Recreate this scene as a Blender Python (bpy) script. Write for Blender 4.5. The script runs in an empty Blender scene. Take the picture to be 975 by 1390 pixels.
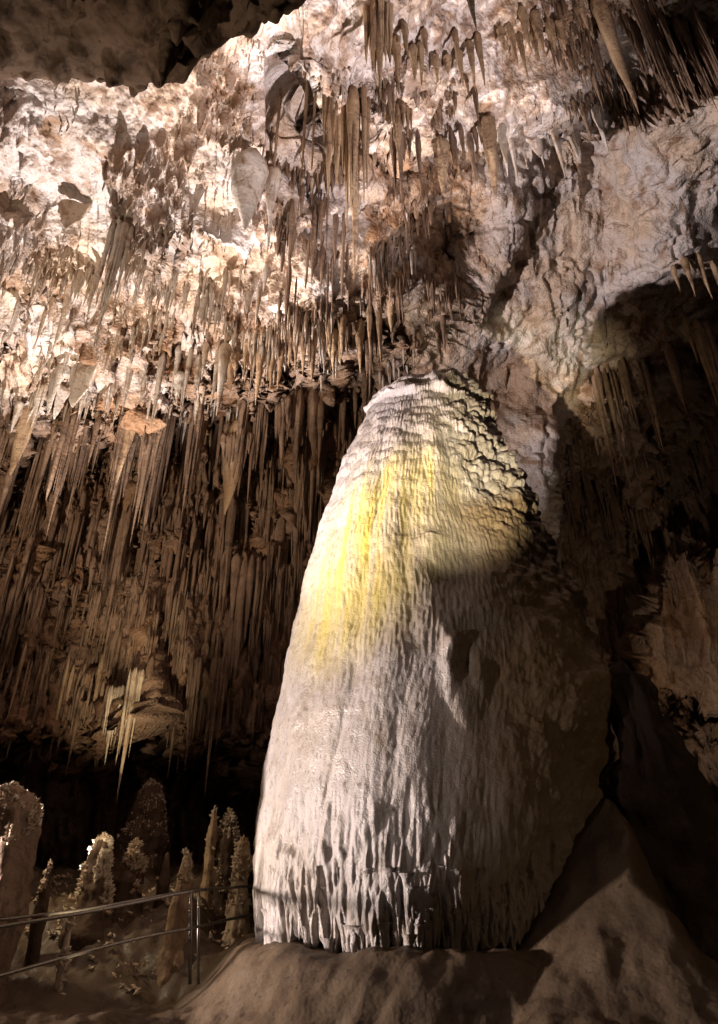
import bpy, math, random
import numpy as np
from mathutils import Vector

random.seed(7)
RNG = np.random.default_rng(11)
sc = bpy.context.scene
COL = sc.collection
R = math.radians

# ------------------------------------------------------------------ camera
PITCH = R(30.0)
F = 939.0                     # focal length in photograph pixels
CX, CY = 487.5, 650.0         # optical axis (the photograph proper is 975 x 1300)
cp, sp = math.cos(PITCH), math.sin(PITCH)
cd = bpy.data.cameras.new('camera')
cam = bpy.data.objects.new('camera', cd)
COL.objects.link(cam)
cam.rotation_euler = (math.pi/2 + PITCH, 0, 0)
cd.sensor_fit = 'VERTICAL'
cd.sensor_height = 36.0
cd.sensor_width = 36.0
cd.lens = F/1390.0*36.0
cd.shift_y = -45.0/1390.0
cd.clip_start = 0.05
cd.clip_end = 300
sc.camera = cam


def ray(x, y):
    """direction of a sight line with unit depth along the optical axis (numpy friendly)"""
    s = (np.asarray(x, float)-CX)/F
    t = (CY-np.asarray(y, float))/F
    return s, cp-sp*t, sp+cp*t


def at(x, y, Y):
    """point of that sight line on the vertical plane Y metres ahead"""
    s, yd, zd = ray(x, y)
    k = Y/yd
    return np.array([s*k, yd*k, zd*k]).T


def project(p):
    w = p[1]*cp+p[2]*sp
    return CX+F*p[0]/w, CY-F*(-p[1]*sp+p[2]*cp)/w


def sstep(a, b, x):
    t = np.clip((np.asarray(x, float)-a)/(b-a), 0, 1)
    return t*t*(3-2*t)


# ------------------------------------------------------------------ noise
def _hash(ix, iy, iz, seed):
    with np.errstate(over='ignore'):
        h = (ix.astype(np.uint32)*np.uint32(374761393) + iy.astype(np.uint32)*np.uint32(668265263)
             + iz.astype(np.uint32)*np.uint32(2246822519) + np.uint32((seed*3266489917) & 0xffffffff))
        h = (h ^ (h >> np.uint32(15)))*np.uint32(2246822519)
        h = (h ^ (h >> np.uint32(13)))*np.uint32(3266489917)
        return h ^ (h >> np.uint32(16))


_G = RNG.normal(size=(256, 3))
_G = (_G/np.linalg.norm(_G, axis=1)[:, None]).astype(np.float32)


def perlin(x, y, z, seed=0):
    x = np.asarray(x, np.float32); y = np.asarray(y, np.float32); z = np.asarray(z, np.float32)
    x, y, z = np.broadcast_arrays(x, y, z)
    fx, fy, fz = np.floor(x), np.floor(y), np.floor(z)
    ix, iy, iz = fx.astype(np.int32), fy.astype(np.int32), fz.astype(np.int32)
    x = x-fx; y = y-fy; z = z-fz
    u = x*x*x*(x*(x*6-15)+10); v = y*y*y*(y*(y*6-15)+10); w = z*z*z*(z*(z*6-15)+10)

    def g(dx, dy, dz):
        k = _hash(ix+dx, iy+dy, iz+dz, seed) & np.uint32(255)
        gr = _G[k]
        return gr[..., 0]*(x-dx)+gr[..., 1]*(y-dy)+gr[..., 2]*(z-dz)
    a = g(0, 0, 0); a = a+u*(g(1, 0, 0)-a)
    b = g(0, 1, 0); b = b+u*(g(1, 1, 0)-b)
    a = a+v*(b-a)
    c = g(0, 0, 1); c = c+u*(g(1, 0, 1)-c)
    d = g(0, 1, 1); d = d+u*(g(1, 1, 1)-d)
    c = c+v*(d-c)
    return (a+w*(c-a))*1.5


def fbm(x, y, z, oct=4, seed=0, gain=.5):
    s = 0; a = 1.0; f = 1.0
    for i in range(oct):
        s = s+a*perlin(x*f+i*17.3, y*f+i*5.1, z*f+i*9.7, seed+i)
        a *= gain; f *= 2.03
    return s


def worley(x, y, z, seed=0):
    """distance to the nearest feature point"""
    x = np.asarray(x, np.float32); y = np.asarray(y, np.float32); z = np.asarray(z, np.float32)
    fx, fy, fz = np.floor(x), np.floor(y), np.floor(z)
    ix, iy, iz = fx.astype(np.int32), fy.astype(np.int32), fz.astype(np.int32)
    best = np.full(x.shape, 9.0, np.float32)
    for dx in (-1, 0, 1):
        for dy in (-1, 0, 1):
            for dz in (-1, 0, 1):
                h = _hash(ix+dx, iy+dy, iz+dz, seed)
                px = fx+dx+(h & np.uint32(1023))/np.float32(1023)-x
                py = fy+dy+((h >> np.uint32(10)) & np.uint32(1023))/np.float32(1023)-y
                pz = fz+dz+((h >> np.uint32(20)) & np.uint32(1023))/np.float32(1023)-z
                np.minimum(best, px*px+py*py+pz*pz, out=best)
    return np.sqrt(best)


# ------------------------------------------------------------------ mesh helpers
def mesh_np(name, verts, faces, smooth=True):
    """faces: (n,4) or (n,3) int array"""
    verts = np.asarray(verts, np.float32); faces = np.asarray(faces, np.int32)
    m = bpy.data.meshes.new(name)
    n, k = faces.shape
    m.vertices.add(len(verts)); m.vertices.foreach_set('co', verts.ravel())
    m.loops.add(n*k); m.loops.foreach_set('vertex_index', faces.ravel())
    m.polygons.add(n)
    m.polygons.foreach_set('loop_start', np.arange(0, n*k, k, dtype=np.int32))
    m.polygons.foreach_set('use_smooth', np.full(n, smooth))
    m.update(calc_edges=True)
    m.validate()
    return m


def grid_faces(nu, nv, wrap=False):
    """vertex index = i*nv + j ; wrap closes i"""
    ii = np.arange(nu if wrap else nu-1); jj = np.arange(nv-1)
    I, J = np.meshgrid(ii, jj, indexing='ij')
    I2 = (I+1) % nu
    return np.stack([I*nv+J, I2*nv+J, I2*nv+J+1, I*nv+J+1], -1).reshape(-1, 4)


def link(name, me, mat=None, parent=None, loc=None):
    o = bpy.data.objects.new(name, me)
    COL.objects.link(o)
    if mat is not None and not me.materials:
        me.materials.append(mat)
    if parent is not None:
        o.parent = parent
    if loc is not None:
        o.location = loc
    return o


def tag(o, label=None, cat=None, group=None, kind=None):
    if label: o['label'] = label
    if cat: o['category'] = cat
    if group: o['group'] = group
    if kind: o['kind'] = kind
    return o


def empty(name, loc, label, cat, group=None):
    o = bpy.data.objects.new(name, None)
    COL.objects.link(o)
    o.location = loc
    return tag(o, label, cat, group)


# ------------------------------------------------------------------ materials
def rock(name, cols, scale=1.0, streak=.5, bump=.5, rough=.8, spec=.3, fine=9.0, zdark=None, wet=0.0, sss=0.0):
    """limestone: cols = three base colours mixed by blotches, streaked by dripping water, with a grainy relief"""
    m = bpy.data.materials.new(name); m.use_nodes = True
    nt = m.node_tree; N = nt.nodes; L = nt.links
    N.clear()
    out = N.new('ShaderNodeOutputMaterial'); b = N.new('ShaderNodeBsdfPrincipled')
    L.new(b.outputs[0], out.inputs[0])
    geo = N.new('ShaderNodeNewGeometry')
    pos = geo.outputs['Position']

    def noise(sc_, det=4, rough_=.55, vec=pos, dist=0.0):
        n = N.new('ShaderNodeTexNoise'); n.inputs['Scale'].default_value = sc_
        n.inputs['Detail'].default_value = det; n.inputs['Roughness'].default_value = rough_
        n.inputs['Distortion'].default_value = dist
        L.new(vec, n.inputs['Vector']); return n.outputs['Fac']

    def ramp(fac, a, b_):
        r = N.new('ShaderNodeMapRange'); r.interpolation_type = 'SMOOTHSTEP'
        r.inputs['From Min'].default_value = a; r.inputs['From Max'].default_value = b_
        L.new(fac, r.inputs['Value']); return r.outputs[0]

    def mix(fac, a, b_):
        x = N.new('ShaderNodeMix'); x.data_type = 'RGBA'
        if isinstance(fac, float): x.inputs[0].default_value = fac
        else: L.new(fac, x.inputs[0])
        for sock, v in ((x.inputs[6], a), (x.inputs[7], b_)):
            if isinstance(v, tuple): sock.default_value = (*v, 1)
            else: L.new(v, sock)
        return x.outputs[2]
    st = N.new('ShaderNodeVectorMath'); st.operation = 'MULTIPLY'
    st.inputs[1].default_value = (1, 1, .09); L.new(pos, st.inputs[0])
    c = mix(ramp(noise(.55*scale, 5, .6), .42, .62), cols[0], cols[1])
    c = mix(ramp(noise(1.7*scale, 6, .65, dist=.6), .5, .68), c, cols[2])
    sfac = N.new('ShaderNodeMath'); sfac.operation = 'MULTIPLY'; sfac.inputs[1].default_value = streak
    L.new(ramp(noise(4.5*scale, 4, .6, st.outputs[0]), .48, .7), sfac.inputs[0])
    c = mix(sfac.outputs[0], c, cols[2])
    sp_ = N.new('ShaderNodeMath'); sp_.operation = 'MULTIPLY'; sp_.inputs[1].default_value = .75
    L.new(ramp(noise(11*scale, 5, .7), .56, .68), sp_.inputs[0])
    c = mix(sp_.outputs[0], c, tuple(v*.45 for v in cols[2]))
    L.new(c, b.inputs['Base Color'])
    b.inputs['Roughness'].default_value = rough
    b.inputs['Specular IOR Level'].default_value = spec
    if wet:
        rr = N.new('ShaderNodeMapRange'); L.new(noise(3.0, 4), rr.inputs['Value'])
        rr.inputs['From Min'].default_value = .4; rr.inputs['From Max'].default_value = .6
        rr.inputs['To Min'].default_value = rough; rr.inputs['To Max'].default_value = rough-wet
        L.new(rr.outputs[0], b.inputs['Roughness'])
    if bump:
        ad = N.new('ShaderNodeMath'); ad.operation = 'ADD'
        L.new(noise(fine, 6, .65), ad.inputs[0])
        vo = N.new('ShaderNodeTexVoronoi'); vo.inputs['Scale'].default_value = fine*1.6
        L.new(pos, vo.inputs['Vector'])
        ml = N.new('ShaderNodeMath'); ml.operation = 'MULTIPLY'; ml.inputs[1].default_value = -.5
        L.new(vo.outputs['Distance'], ml.inputs[0]); L.new(ml.outputs[0], ad.inputs[1])
        bp = N.new('ShaderNodeBump'); bp.inputs['Strength'].default_value = bump
        bp.inputs['Distance'].default_value = .06
        L.new(ad.outputs[0], bp.inputs['Height']); L.new(bp.outputs[0], b.inputs['Normal'])
    return m


def shell_material():
    """cave rock: pale ceiling, rust-brown dripstone walls, a shade-dark pocket, by where the rock is in the cave"""
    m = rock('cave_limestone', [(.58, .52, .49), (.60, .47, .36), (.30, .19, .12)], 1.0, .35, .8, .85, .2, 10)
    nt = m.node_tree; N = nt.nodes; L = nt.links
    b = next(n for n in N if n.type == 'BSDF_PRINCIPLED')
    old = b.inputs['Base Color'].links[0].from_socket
    at_ = N.new('ShaderNodeAttribute'); at_.attribute_name = 'iron_shade'
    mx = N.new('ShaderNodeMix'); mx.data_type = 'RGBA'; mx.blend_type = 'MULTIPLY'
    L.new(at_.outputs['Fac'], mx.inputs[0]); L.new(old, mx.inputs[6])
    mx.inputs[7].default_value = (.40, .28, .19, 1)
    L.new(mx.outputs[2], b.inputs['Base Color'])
    return m


M = {}
M['shell'] = shell_material()
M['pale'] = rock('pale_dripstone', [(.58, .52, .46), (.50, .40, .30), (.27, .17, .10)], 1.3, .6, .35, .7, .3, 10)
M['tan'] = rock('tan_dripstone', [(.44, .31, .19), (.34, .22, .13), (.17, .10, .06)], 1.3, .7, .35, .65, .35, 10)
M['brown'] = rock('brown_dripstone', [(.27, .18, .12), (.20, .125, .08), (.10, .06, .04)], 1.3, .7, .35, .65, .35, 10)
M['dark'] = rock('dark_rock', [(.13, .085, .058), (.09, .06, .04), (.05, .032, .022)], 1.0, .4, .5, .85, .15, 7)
M['shade_dark'] = rock('shade_darkened_rock', [(.055, .034, .024), (.04, .026, .018), (.025, .016, .012)], 1.0, .4, .4, .7, .25, 7)  # near-black colour stands in for the shade on the right column
M['coral'] = rock('cave_coral', [(.60, .50, .38), (.48, .36, .24), (.28, .18, .11)], 2.0, .2, .3, .75, .3, 14)
M['floor'] = rock('cave_mud', [(.13, .092, .06), (.10, .07, .045), (.075, .05, .035)], .8, .0, .2, .62, .3, 11, wet=.25)


def dome_material():
    m = rock('dome_flowstone', [(.42, .38, .365), (.40, .345, .30), (.30, .25, .20)], .8, .55, .32, .6, .45, 26, wet=.35)
    nt = m.node_tree; N = nt.nodes; L = nt.links
    b = next(n for n in N if n.type == 'BSDF_PRINCIPLED')
    old = b.inputs['Base Color'].links[0].from_socket
    for attr, colr in (('yellow_streak', (.56, .45, .08, 1)), ('ochre', (.24, .16, .075, 1))):
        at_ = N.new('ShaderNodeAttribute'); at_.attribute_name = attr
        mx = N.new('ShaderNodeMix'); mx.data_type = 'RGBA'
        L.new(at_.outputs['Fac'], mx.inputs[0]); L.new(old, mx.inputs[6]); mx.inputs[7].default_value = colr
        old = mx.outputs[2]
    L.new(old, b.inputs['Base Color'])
    return m


M['dome'] = dome_material()


def metal(name, col, rough):
    m = bpy.data.materials.new(name); m.use_nodes = True
    nt = m.node_tree; b = nt.nodes['Principled BSDF']
    b.inputs['Metallic'].default_value = .9
    n = nt.nodes.new('ShaderNodeTexNoise'); n.inputs['Scale'].default_value = 30
    g = nt.nodes.new('ShaderNodeNewGeometry'); nt.links.new(g.outputs['Position'], n.inputs['Vector'])
    r = nt.nodes.new('ShaderNodeMapRange'); r.inputs['To Min'].default_value = rough-.1; r.inputs['To Max'].default_value = rough+.15
    nt.links.new(n.outputs['Fac'], r.inputs['Value']); nt.links.new(r.outputs[0], b.inputs['Roughness'])
    b.inputs['Base Color'].default_value = (*col, 1)
    return m


M['steel'] = metal('worn_steel', (.16, .14, .12), .28)


def set_attr(me, name, vals):
    a = me.attributes.new(name, 'FLOAT', 'POINT')
    a.data.foreach_set('value', np.asarray(vals, np.float32).ravel())


# ------------------------------------------------------------------ the cave shell
def axis(lo, a, b, hi, fine, coarse):
    mid = np.arange(a, b+.01, fine)
    return np.concatenate([np.arange(lo, a, coarse), mid, np.arange(b+coarse, hi, coarse)])


def lip_left(x):
    return np.interp(x, [-400, 0, 60, 130, 200, 300, 400, 480, 560, 640], [660, 605, 560, 548, 505, 490, 470, 440, 430, 430])


def lip_arch(x):
    return np.interp(x, [600, 690, 745, 770, 800, 880, 975, 1200, 1500], [700, 620, 580, 545, 500, 470, 440, 405, 380])


def lip_mid(x):
    return np.interp(x, [340, 380, 430, 500, 560, 640, 740, 830, 900], [60, 92, 125, 150, 178, 165, 150, 140, 100])


def ledge(y, lip, above, below, ru, rd):
    """a rock ledge: bulging forward above its lip, hollow under it"""
    d = y-lip
    return np.where(d < 0, -above*np.exp(d/ru), -above+(above+below)*sstep(0, .45*rd, d))*np.where(d < 0, 1, np.exp(-np.maximum(d-.45*rd, 0)/rd))


def macro(x, y):
    """depth of the bare rock along each sight line from the mouth of the hall"""
    wx = x+26*perlin(x/120, y/120, 3.3, 5)+9*perlin(x/35, y/35, 1.3, 6)
    wy = y+48*perlin(x/95, y/120, 7.7, 7)+12*perlin(x/26, y/40, 4.2, 8)
    fr = 34*np.maximum(perlin(x/13, y/160, 9.1, 9), -.1)+20*np.maximum(perlin(x/6, y/110, 2.9, 10), -.1)
    wf = wy-fr*sstep(380, 520, y)*1.5-fr*.4
    s, yd, zd = ray(x, y)
    yd = np.maximum(yd, .02)
    den = np.maximum(zd+.168*yd, .12)
    wc = np.interp(x, [-400, 420, 820, 1400], [13.3, 13.69, 18.6, 19.5])/den
    yw = np.interp(x, [-400, 0, 300, 480, 700, 1400], [13.0, 15.2, 16.8, 17.6, 18.2, 19])
    ww = yw/yd
    k = .9
    w = -k*np.log(np.exp(-np.minimum(wc, 60)/k)+np.exp(-np.minimum(ww, 60)/k))
    # the right-hand wall comes forward
    near = sstep(660, 1000, x)
    w = w-near*np.interp(y, [-600, 0, 200, 500, 1500], [.5, .5, .6, 1.2, 1.6])
    # ledges
    fl = 1-sstep(470, 600, x)
    w = w+fl*ledge(wf, lip_left(wx), .7, 1.9, 110, 150)
    w = w+fl*ledge(wf, lip_left(wx)-170, .35, .6, 60, 60)
    w = w+fl*ledge(wf, lip_left(wx)+85+70*perlin(x/60, 2, 2, 12), .15, .5, 60, 70)
    w = w+fl*ledge(wf, lip_left(wx)+200+90*perlin(x/70, 5, 2, 13), .2, .6, 70, 90)
    fm = sstep(360, 420, x)*(1-sstep(800, 900, x))
    w = w+fm*ledge(wf, lip_mid(wx), .5, 2.5, 90, 120)
    w = w+(1-sstep(430, 520, x))*3.4*sstep(0, 60, wf-np.interp(x, [0, 200, 340], [985, 960, 1000]))
    # the mid pocket
    w = w+1.9*np.exp(-((wx-590)/70)**2-((wy-315)/38)**2)
    # bell holes in the ceiling
    w = w+.25*np.exp(-((wx-25)/45)**2-((wy-262)/16)**2)
    # the side chamber under the arch
    lip = lip_arch(wx)
    inside = sstep(0, 10, wy-lip)*sstep(752, 790, wx+.06*(wy-560))
    s2, yd2, zd2 = ray(wx, lip)
    wroof = w*(zd2/np.maximum(zd, .06))
    wback = 24.0/yd
    k2 = .5
    wcav = np.minimum(wroof+.5, wback)
    wcav = wcav-1.9*np.exp(-((wx-858-.12*(wy-560))/26)**2)*sstep(500, 600, wy)*(1-sstep(690, 760, wy))
    w = w+(np.maximum(wcav, w)-w)*inside
    # rock shoulder deep in the side chamber
    sh = sstep(868, 895, wx-.0002*(wy-850)**2)*sstep(740, 775, wy)*(1-sstep(935, 960, wy+12*perlin(x/30, 0, 3, 3)))
    w = w-3.6*sh*inside
    fl2 = sstep(930, 960, wx)*sstep(965, 985, wy)*(1-sstep(1050, 1090, wy))
    w = w-3.0*fl2*inside
    return w


def build_shell():
    xs = axis(-330, -40, 1015, 1310, 2.0, 8.0)
    ys = axis(-330, -30, 1310, 1460, 1.9, 9.0)
    X, Yp = np.meshgrid(xs, ys, indexing='ij')
    w = macro(X, Yp)
    s, yd, zd = ray(X, Yp)
    P = np.stack([w*s, w*yd, w*zd], -1)
    # smoothed normals towards the hall
    du = np.gradient(P, axis=0); dv = np.gradient(P, axis=1)
    n = np.cross(du, dv)
    n /= np.linalg.norm(n, axis=-1)[..., None]+1e-9
    view = -P/np.linalg.norm(P, axis=-1)[..., None]
    n = np.where((n*view).sum(-1)[..., None] < 0, -n, n)
    n = n*.6+view*.4
    n /= np.linalg.norm(n, axis=-1)[..., None]
    x, y, z = P[..., 0], P[..., 1], P[..., 2]
    # zones
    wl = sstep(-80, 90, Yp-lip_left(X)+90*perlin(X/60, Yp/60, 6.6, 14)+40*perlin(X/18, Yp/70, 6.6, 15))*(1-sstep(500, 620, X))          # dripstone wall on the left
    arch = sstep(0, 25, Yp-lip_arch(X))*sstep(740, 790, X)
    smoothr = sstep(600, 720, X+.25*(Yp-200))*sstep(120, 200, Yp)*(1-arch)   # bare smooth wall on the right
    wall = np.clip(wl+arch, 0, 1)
    plaque = sstep(-.08, .14, fbm(P[..., 0]*.5, P[..., 1]*.5, P[..., 2]*.5, 3, 45)+.25*np.exp(-((X-440)/70)**2-((Yp-60)/60)**2))*(1-wall)
    ceil = np.clip(1-wall-smoothr*.85, 0, 1)
    d = .75*fbm(x*.28, y*.28, z*.28, 3, 21)*(1-.4*wall)+.22*fbm(x*.95, y*.95, z*.95, 4, 31)*(1-.6*smoothr)*(1-.9*wall)
    # vertical dripstone ribs
    hx = x+.16*perlin(x*.9, y*.9, z*.8, 44)+.05*perlin(x*3, y*3, z*2.2, 45)
    hy = y+.16*perlin(x*.9, y*.9, z*.8, 46)
    b0 = np.abs(perlin(hx*.75, hy*.75, z*.13, 40))*2
    b1 = np.abs(perlin(hx*1.6, hy*1.6, z*.16, 41))*2
    b2 = np.abs(perlin(hx*3.9, hy*3.9, z*.24, 42))*2
    b3 = np.abs(perlin(hx*8.5, hy*8.5, z*.45, 43))*2
    patch = sstep(-.2, .25, fbm(x*.5, y*.5, z*.35, 2, 47))
    d = d+wall*(.75*(b0-.5)+.62*(b1-.5)+.40*(b2-.5)*(.45+.55*patch)+.17*(b3-.5))
    pp = worley(x*3.4, y*3.4, z*2.6, 51)
    pp2 = worley(x*8.0, y*8.0, z*6.5, 52)
    pit = sstep(.0, .35, fbm(x*1.1, y*1.1, z*1.1, 3, 61)+.12)
    d = d+pit*(.16*(.5-pp)+.08*(.5-pp2))*(1-.85*smoothr)*(1-.8*wall)*(1-.8*plaque)
    d = d+.05*fbm(x*3.2, y*3.2, z*3.2, 4, 71)
    # smooth scoured hollows and cracks on the right wall
    d = d-smoothr*.14*sstep(.82, .97, 1-np.abs(perlin(x*.8+.5*perlin(x*2, y*2, z*2, 5), y*.8, z*.8, 73)))
    d = d+smoothr*.06*(1-np.abs(perlin(x*2.0+z*1.2, y*2.0, z*.55, 74))*2)
    P = P+n*d[..., None]
    # dripping teeth on the ceiling
    t1 = perlin(x*2.6, y*2.6, z*.9, 81)
    t2 = perlin(x*6.2, y*6.2, z*1.6, 82)
    t3 = perlin(x*12.5, y*12.5, z*2.6, 83)
    zone = sstep(-.1, .3, fbm(x*.6, y*.6, z*.6, 2, 85)+.18)
    teeth = .18*np.maximum(t1-.18, 0)+.55*np.maximum(t2-.12, 0)+.30*np.maximum(t3-.05, 0)
    P[..., 2] -= teeth*(.10+1.7*zone**2)*(ceil*(1-.85*plaque)+.30*wall+.04*smoothr)
    nu, nv = X.shape
    fc = grid_faces(nu, nv)
    # stained by iron: the dripstone wall and the side chamber
    iron_shade = .95*wl+.85*arch+.55*smoothr*sstep(330, 520, Yp)*sstep(-.2, .3, fbm(x*.5, y*.5, z*.5, 3, 91)+.1)
    iron_shade = iron_shade+.8*np.exp(-((X-580)/110)**2-((Yp-290)/95)**2)  # mid pocket: its shade is put into the colour
    iron_shade = iron_shade+.25*sstep(520, 640, X)*(1-sstep(60, 130, Yp))
    iron_shade = iron_shade+ceil*.6*sstep(.03, .14, teeth*(.1+1.7*zone**2))
    iron_shade = iron_shade+.5*sstep(330, 450, Yp)*(1-wall)*(1-smoothr)*sstep(-.1, .3, fbm(x*.7, y*.7, z*.4, 3, 93))
    iron_shade = np.clip(iron_shade, 0, 1)
    bare = np.clip(plaque+.9*smoothr, 0, 1)
    return X, Yp, P, fc, iron_shade, xs, ys, bare


SX, SY, SP, sfc, iron_shade, XS, YS, BARE = build_shell()
nu, nv = SX.shape


def shell_at(x, y):
    i = int(np.clip(np.searchsorted(XS, x), 0, len(XS)-1)); j = int(np.clip(np.searchsorted(YS, y), 0, len(YS)-1))
    return SP[i, j].copy()


def build_shell_objects():
    # split in ceiling and wall along the ledge, so each is one sheet of rock
    jj = sfc[:, 0] % nv; ii = sfc[:, 0]//nv
    xm = XS[ii]; ym = YS[jj]
    wallmask = ym > np.where(xm < 640, np.interp(xm, [-400, 0, 60, 130, 200, 300, 400, 480, 640], [660, 605, 560, 548, 505, 490, 470, 440, 400]),
                             np.interp(xm, [640, 975, 1500], [400, 200, 200]))
    for name, sel in (('cave_ceiling', ~wallmask), ('cave_wall', wallmask)):
        f = sfc[sel]
        used = np.unique(f)
        remap = np.full(nu*nv, -1, np.int32); remap[used] = np.arange(len(used))
        me = mesh_np(name, SP.reshape(-1, 3)[used], remap[f])
        set_attr(me, 'iron_shade', iron_shade.ravel()[used])
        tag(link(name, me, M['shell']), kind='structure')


build_shell_objects()

# ------------------------------------------------------------------ near overhang, top left
def build_overhang():
    # lower face z ~ 8, front edge in the hall, curling up to join the roof above
    na, nb = 420, 300
    xe = np.linspace(-13, 1.6, na)
    edge_px = [(-700, 140), (-300, 120), (0, 112), (60, 108), (120, 106), (165, 112), (205, 104), (232, 102), (250, 92), (262, 74), (300, 58), (330, 52), (350, 28), (400, 8), (412, -10), (430, -60), (470, -160)]
    z0 = 8.0
    ex, ey = [], []
    for px, py in edge_px:
        s, yd, zd = ray(px, py)
        ex.append(s/zd*z0); ey.append(yd/zd*z0)
    ye = np.interp(xe, ex, ey)
    q = np.linspace(0, 1, nb)
    A, Q = np.meshgrid(xe, q, indexing='ij')
    E = np.repeat(ye[:, None], nb, 1)
    # q<.7: underside from behind the viewer to the edge ; q>.7: the rising front
    und = np.clip(Q/.72, 0, 1); fr = np.clip((Q-.72)/.28, 0, 1)
    Y = -3+(E+3)*(1-(1-und)**1.6)
    Y = Y-.35*np.sin(fr*math.pi*.5)*0+fr*1.3
    Z = z0+.15*(1-und)+fr**1.5*6.0+.0*A
    Z = Z+.5*fbm(A*.5, Y*.5, 2.0, 4, 101)*(1-.6*(Q > .6))+.06*fbm(A*3, Y*3, 1.0, 3, 103)
    tt = np.maximum(perlin(A*2.2, Y*2.2, .5, 105)-.1, 0)*.7+np.maximum(perlin(A*6, Y*6, .5, 106)-.12, 0)*.45
    Z = Z-tt*(1-fr)*(.3+sstep(-.2, .3, fbm(A*.5, Y*.5, 7, 2, 107)))
    Y = Y+.12*fbm(A*2.5, Z*2.5, 3, 4, 109)
    P = np.stack([A, Y, Z], -1)
    me = mesh_np('overhang', P.reshape(-1, 3), grid_faces(na, nb))
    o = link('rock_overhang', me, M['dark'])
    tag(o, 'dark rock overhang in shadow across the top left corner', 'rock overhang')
    return P


OVER = build_overhang()


# ------------------------------------------------------------------ dripstone meshes (length 1 downwards, radius 1)
def drip_mesh(name, seed, kind='cone', seg=12, rings=22, taper=0.0):
    rg = np.random.default_rng(seed)
    t = np.linspace(0, 1, rings)**.9
    th = np.linspace(0, 2*math.pi, seg, endpoint=False)
    T, H = np.meshgrid(t, th, indexing='ij')
    p = {'cone': .8, 'straw': .35, 'pendant': .45, 'drape': .75, 'fluted': .7}[kind]
    r = (1-T)**p
    if kind == 'pendant':
        r = np.clip(1-T, 0, 1)**.62*(.72+.5*np.sin(np.clip(T*3.4, 0, math.pi)))
    if kind == 'straw':
        r = (.9-.45*T)*np.sqrt(np.clip(1-T**14, 0, 1))
    r = r*(np.clip(T/taper, 0, 1)**.6 if taper else 1+.55*np.exp(-T*14))
    cs, sn = np.cos(H), np.sin(H)
    nz = perlin(cs*1.3+seed*3.1, sn*1.3, T*2.2, seed)
    n2 = perlin(cs*2.6+seed*1.7, sn*2.6, T*9, seed+1)
    n3 = perlin(cs*.4+seed*.7, sn*.4+9, T*16, seed+2)
    fl = {'cone': .35, 'straw': .15, 'pendant': .22, 'drape': .35, 'fluted': .6}[kind]
    r = r*(1+fl*nz+.18*n2+.08*n3)
    k = rg.integers(4, 7)
    if kind == 'fluted':
        r = r*(1+.22*np.cos(H*k+rg.uniform(0, 6)+1.2*perlin(T*2, 3.3, seed*.37, 4)))
    r = np.maximum(r, 0)
    bx = .30*perlin(T*1.8, 7.1, seed*.73, 3)*T+rg.normal(0, .10)*T
    by = .30*perlin(T*1.8, 2.1, seed*.73, 9)*T+rg.normal(0, .10)*T
    x = r*cs; y = r*sn
    if kind == 'drape':
        y = y*.30
        y = y+.38*np.sin(x*2.6+rg.uniform(0, 6))*(1-.4*T)
        tz = T*(1-.22*(x+.5))
        z = -tz
    else:
        z = -T
    z = z+0*x
    P = np.stack([x+bx, y+by, z], -1)
    return P.reshape(-1, 3), grid_faces2(rings, seg)


def grid_faces2(rings, seg):
    I, J = np.meshgrid(np.arange(rings-1), np.arange(seg), indexing='ij')
    J2 = (J+1) % seg
    return np.stack([I*seg+J, (I+1)*seg+J, (I+1)*seg+J2, I*seg+J2], -1).reshape(-1, 4)


def cluster_mesh(seed, n, spread=.75, tall=(.35, .95), kind='fluted', flat=1.0, seg=10, rings=22, taper=0.0):
    """several dripstones grown together: a main shaft and shorter ones round it"""
    rg = np.random.default_rng(seed)
    V, Fc, off = [], [], 0
    for i in range(n):
        v, f = drip_mesh('x', seed*31+i, kind if i % 3 else 'cone', seg, rings, taper*rg.uniform(.5, 1.5))
        if i == 0:
            R_, L_, c = .36, 1.0, (0, 0)
        else:
            a = rg.uniform(0, 2*math.pi); q = spread*math.sqrt(rg.uniform(.05, 1))
            c = (q*math.cos(a), q*math.sin(a)*flat); L_ = rg.uniform(*tall)*(1.1-.5*q); R_ = rg.uniform(.11, .27)
        v = v*np.array([R_, R_, L_])+np.array([c[0], c[1], 0])
        # shafts lean together where they are fused
        v[:, 0] *= 1+.12*v[:, 2]; v[:, 1] *= 1+.12*v[:, 2]
        V.append(v); Fc.append(f+off); off += len(v)
    return np.concatenate(V), np.concatenate(Fc)


LIB = {}


def lib(kind, i, mat, taper=0.0):
    key = (kind, i, mat, taper)
    if key not in LIB:
        if kind == 'cluster':
            v, f = cluster_mesh(300+i, 18, taper=taper)
        elif kind == 'curtain':
            v, f = cluster_mesh(500+i, 18, 1.0, (.4, 1.0), 'fluted', .28, taper=taper)
        else:
            v, f = drip_mesh('d', 40+i*7, kind, 14, 26, taper)
        me = mesh_np(kind+'_dripstone', v, f)
        me.materials.append(M[mat])
        LIB[key] = me
    return LIB[key]


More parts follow.
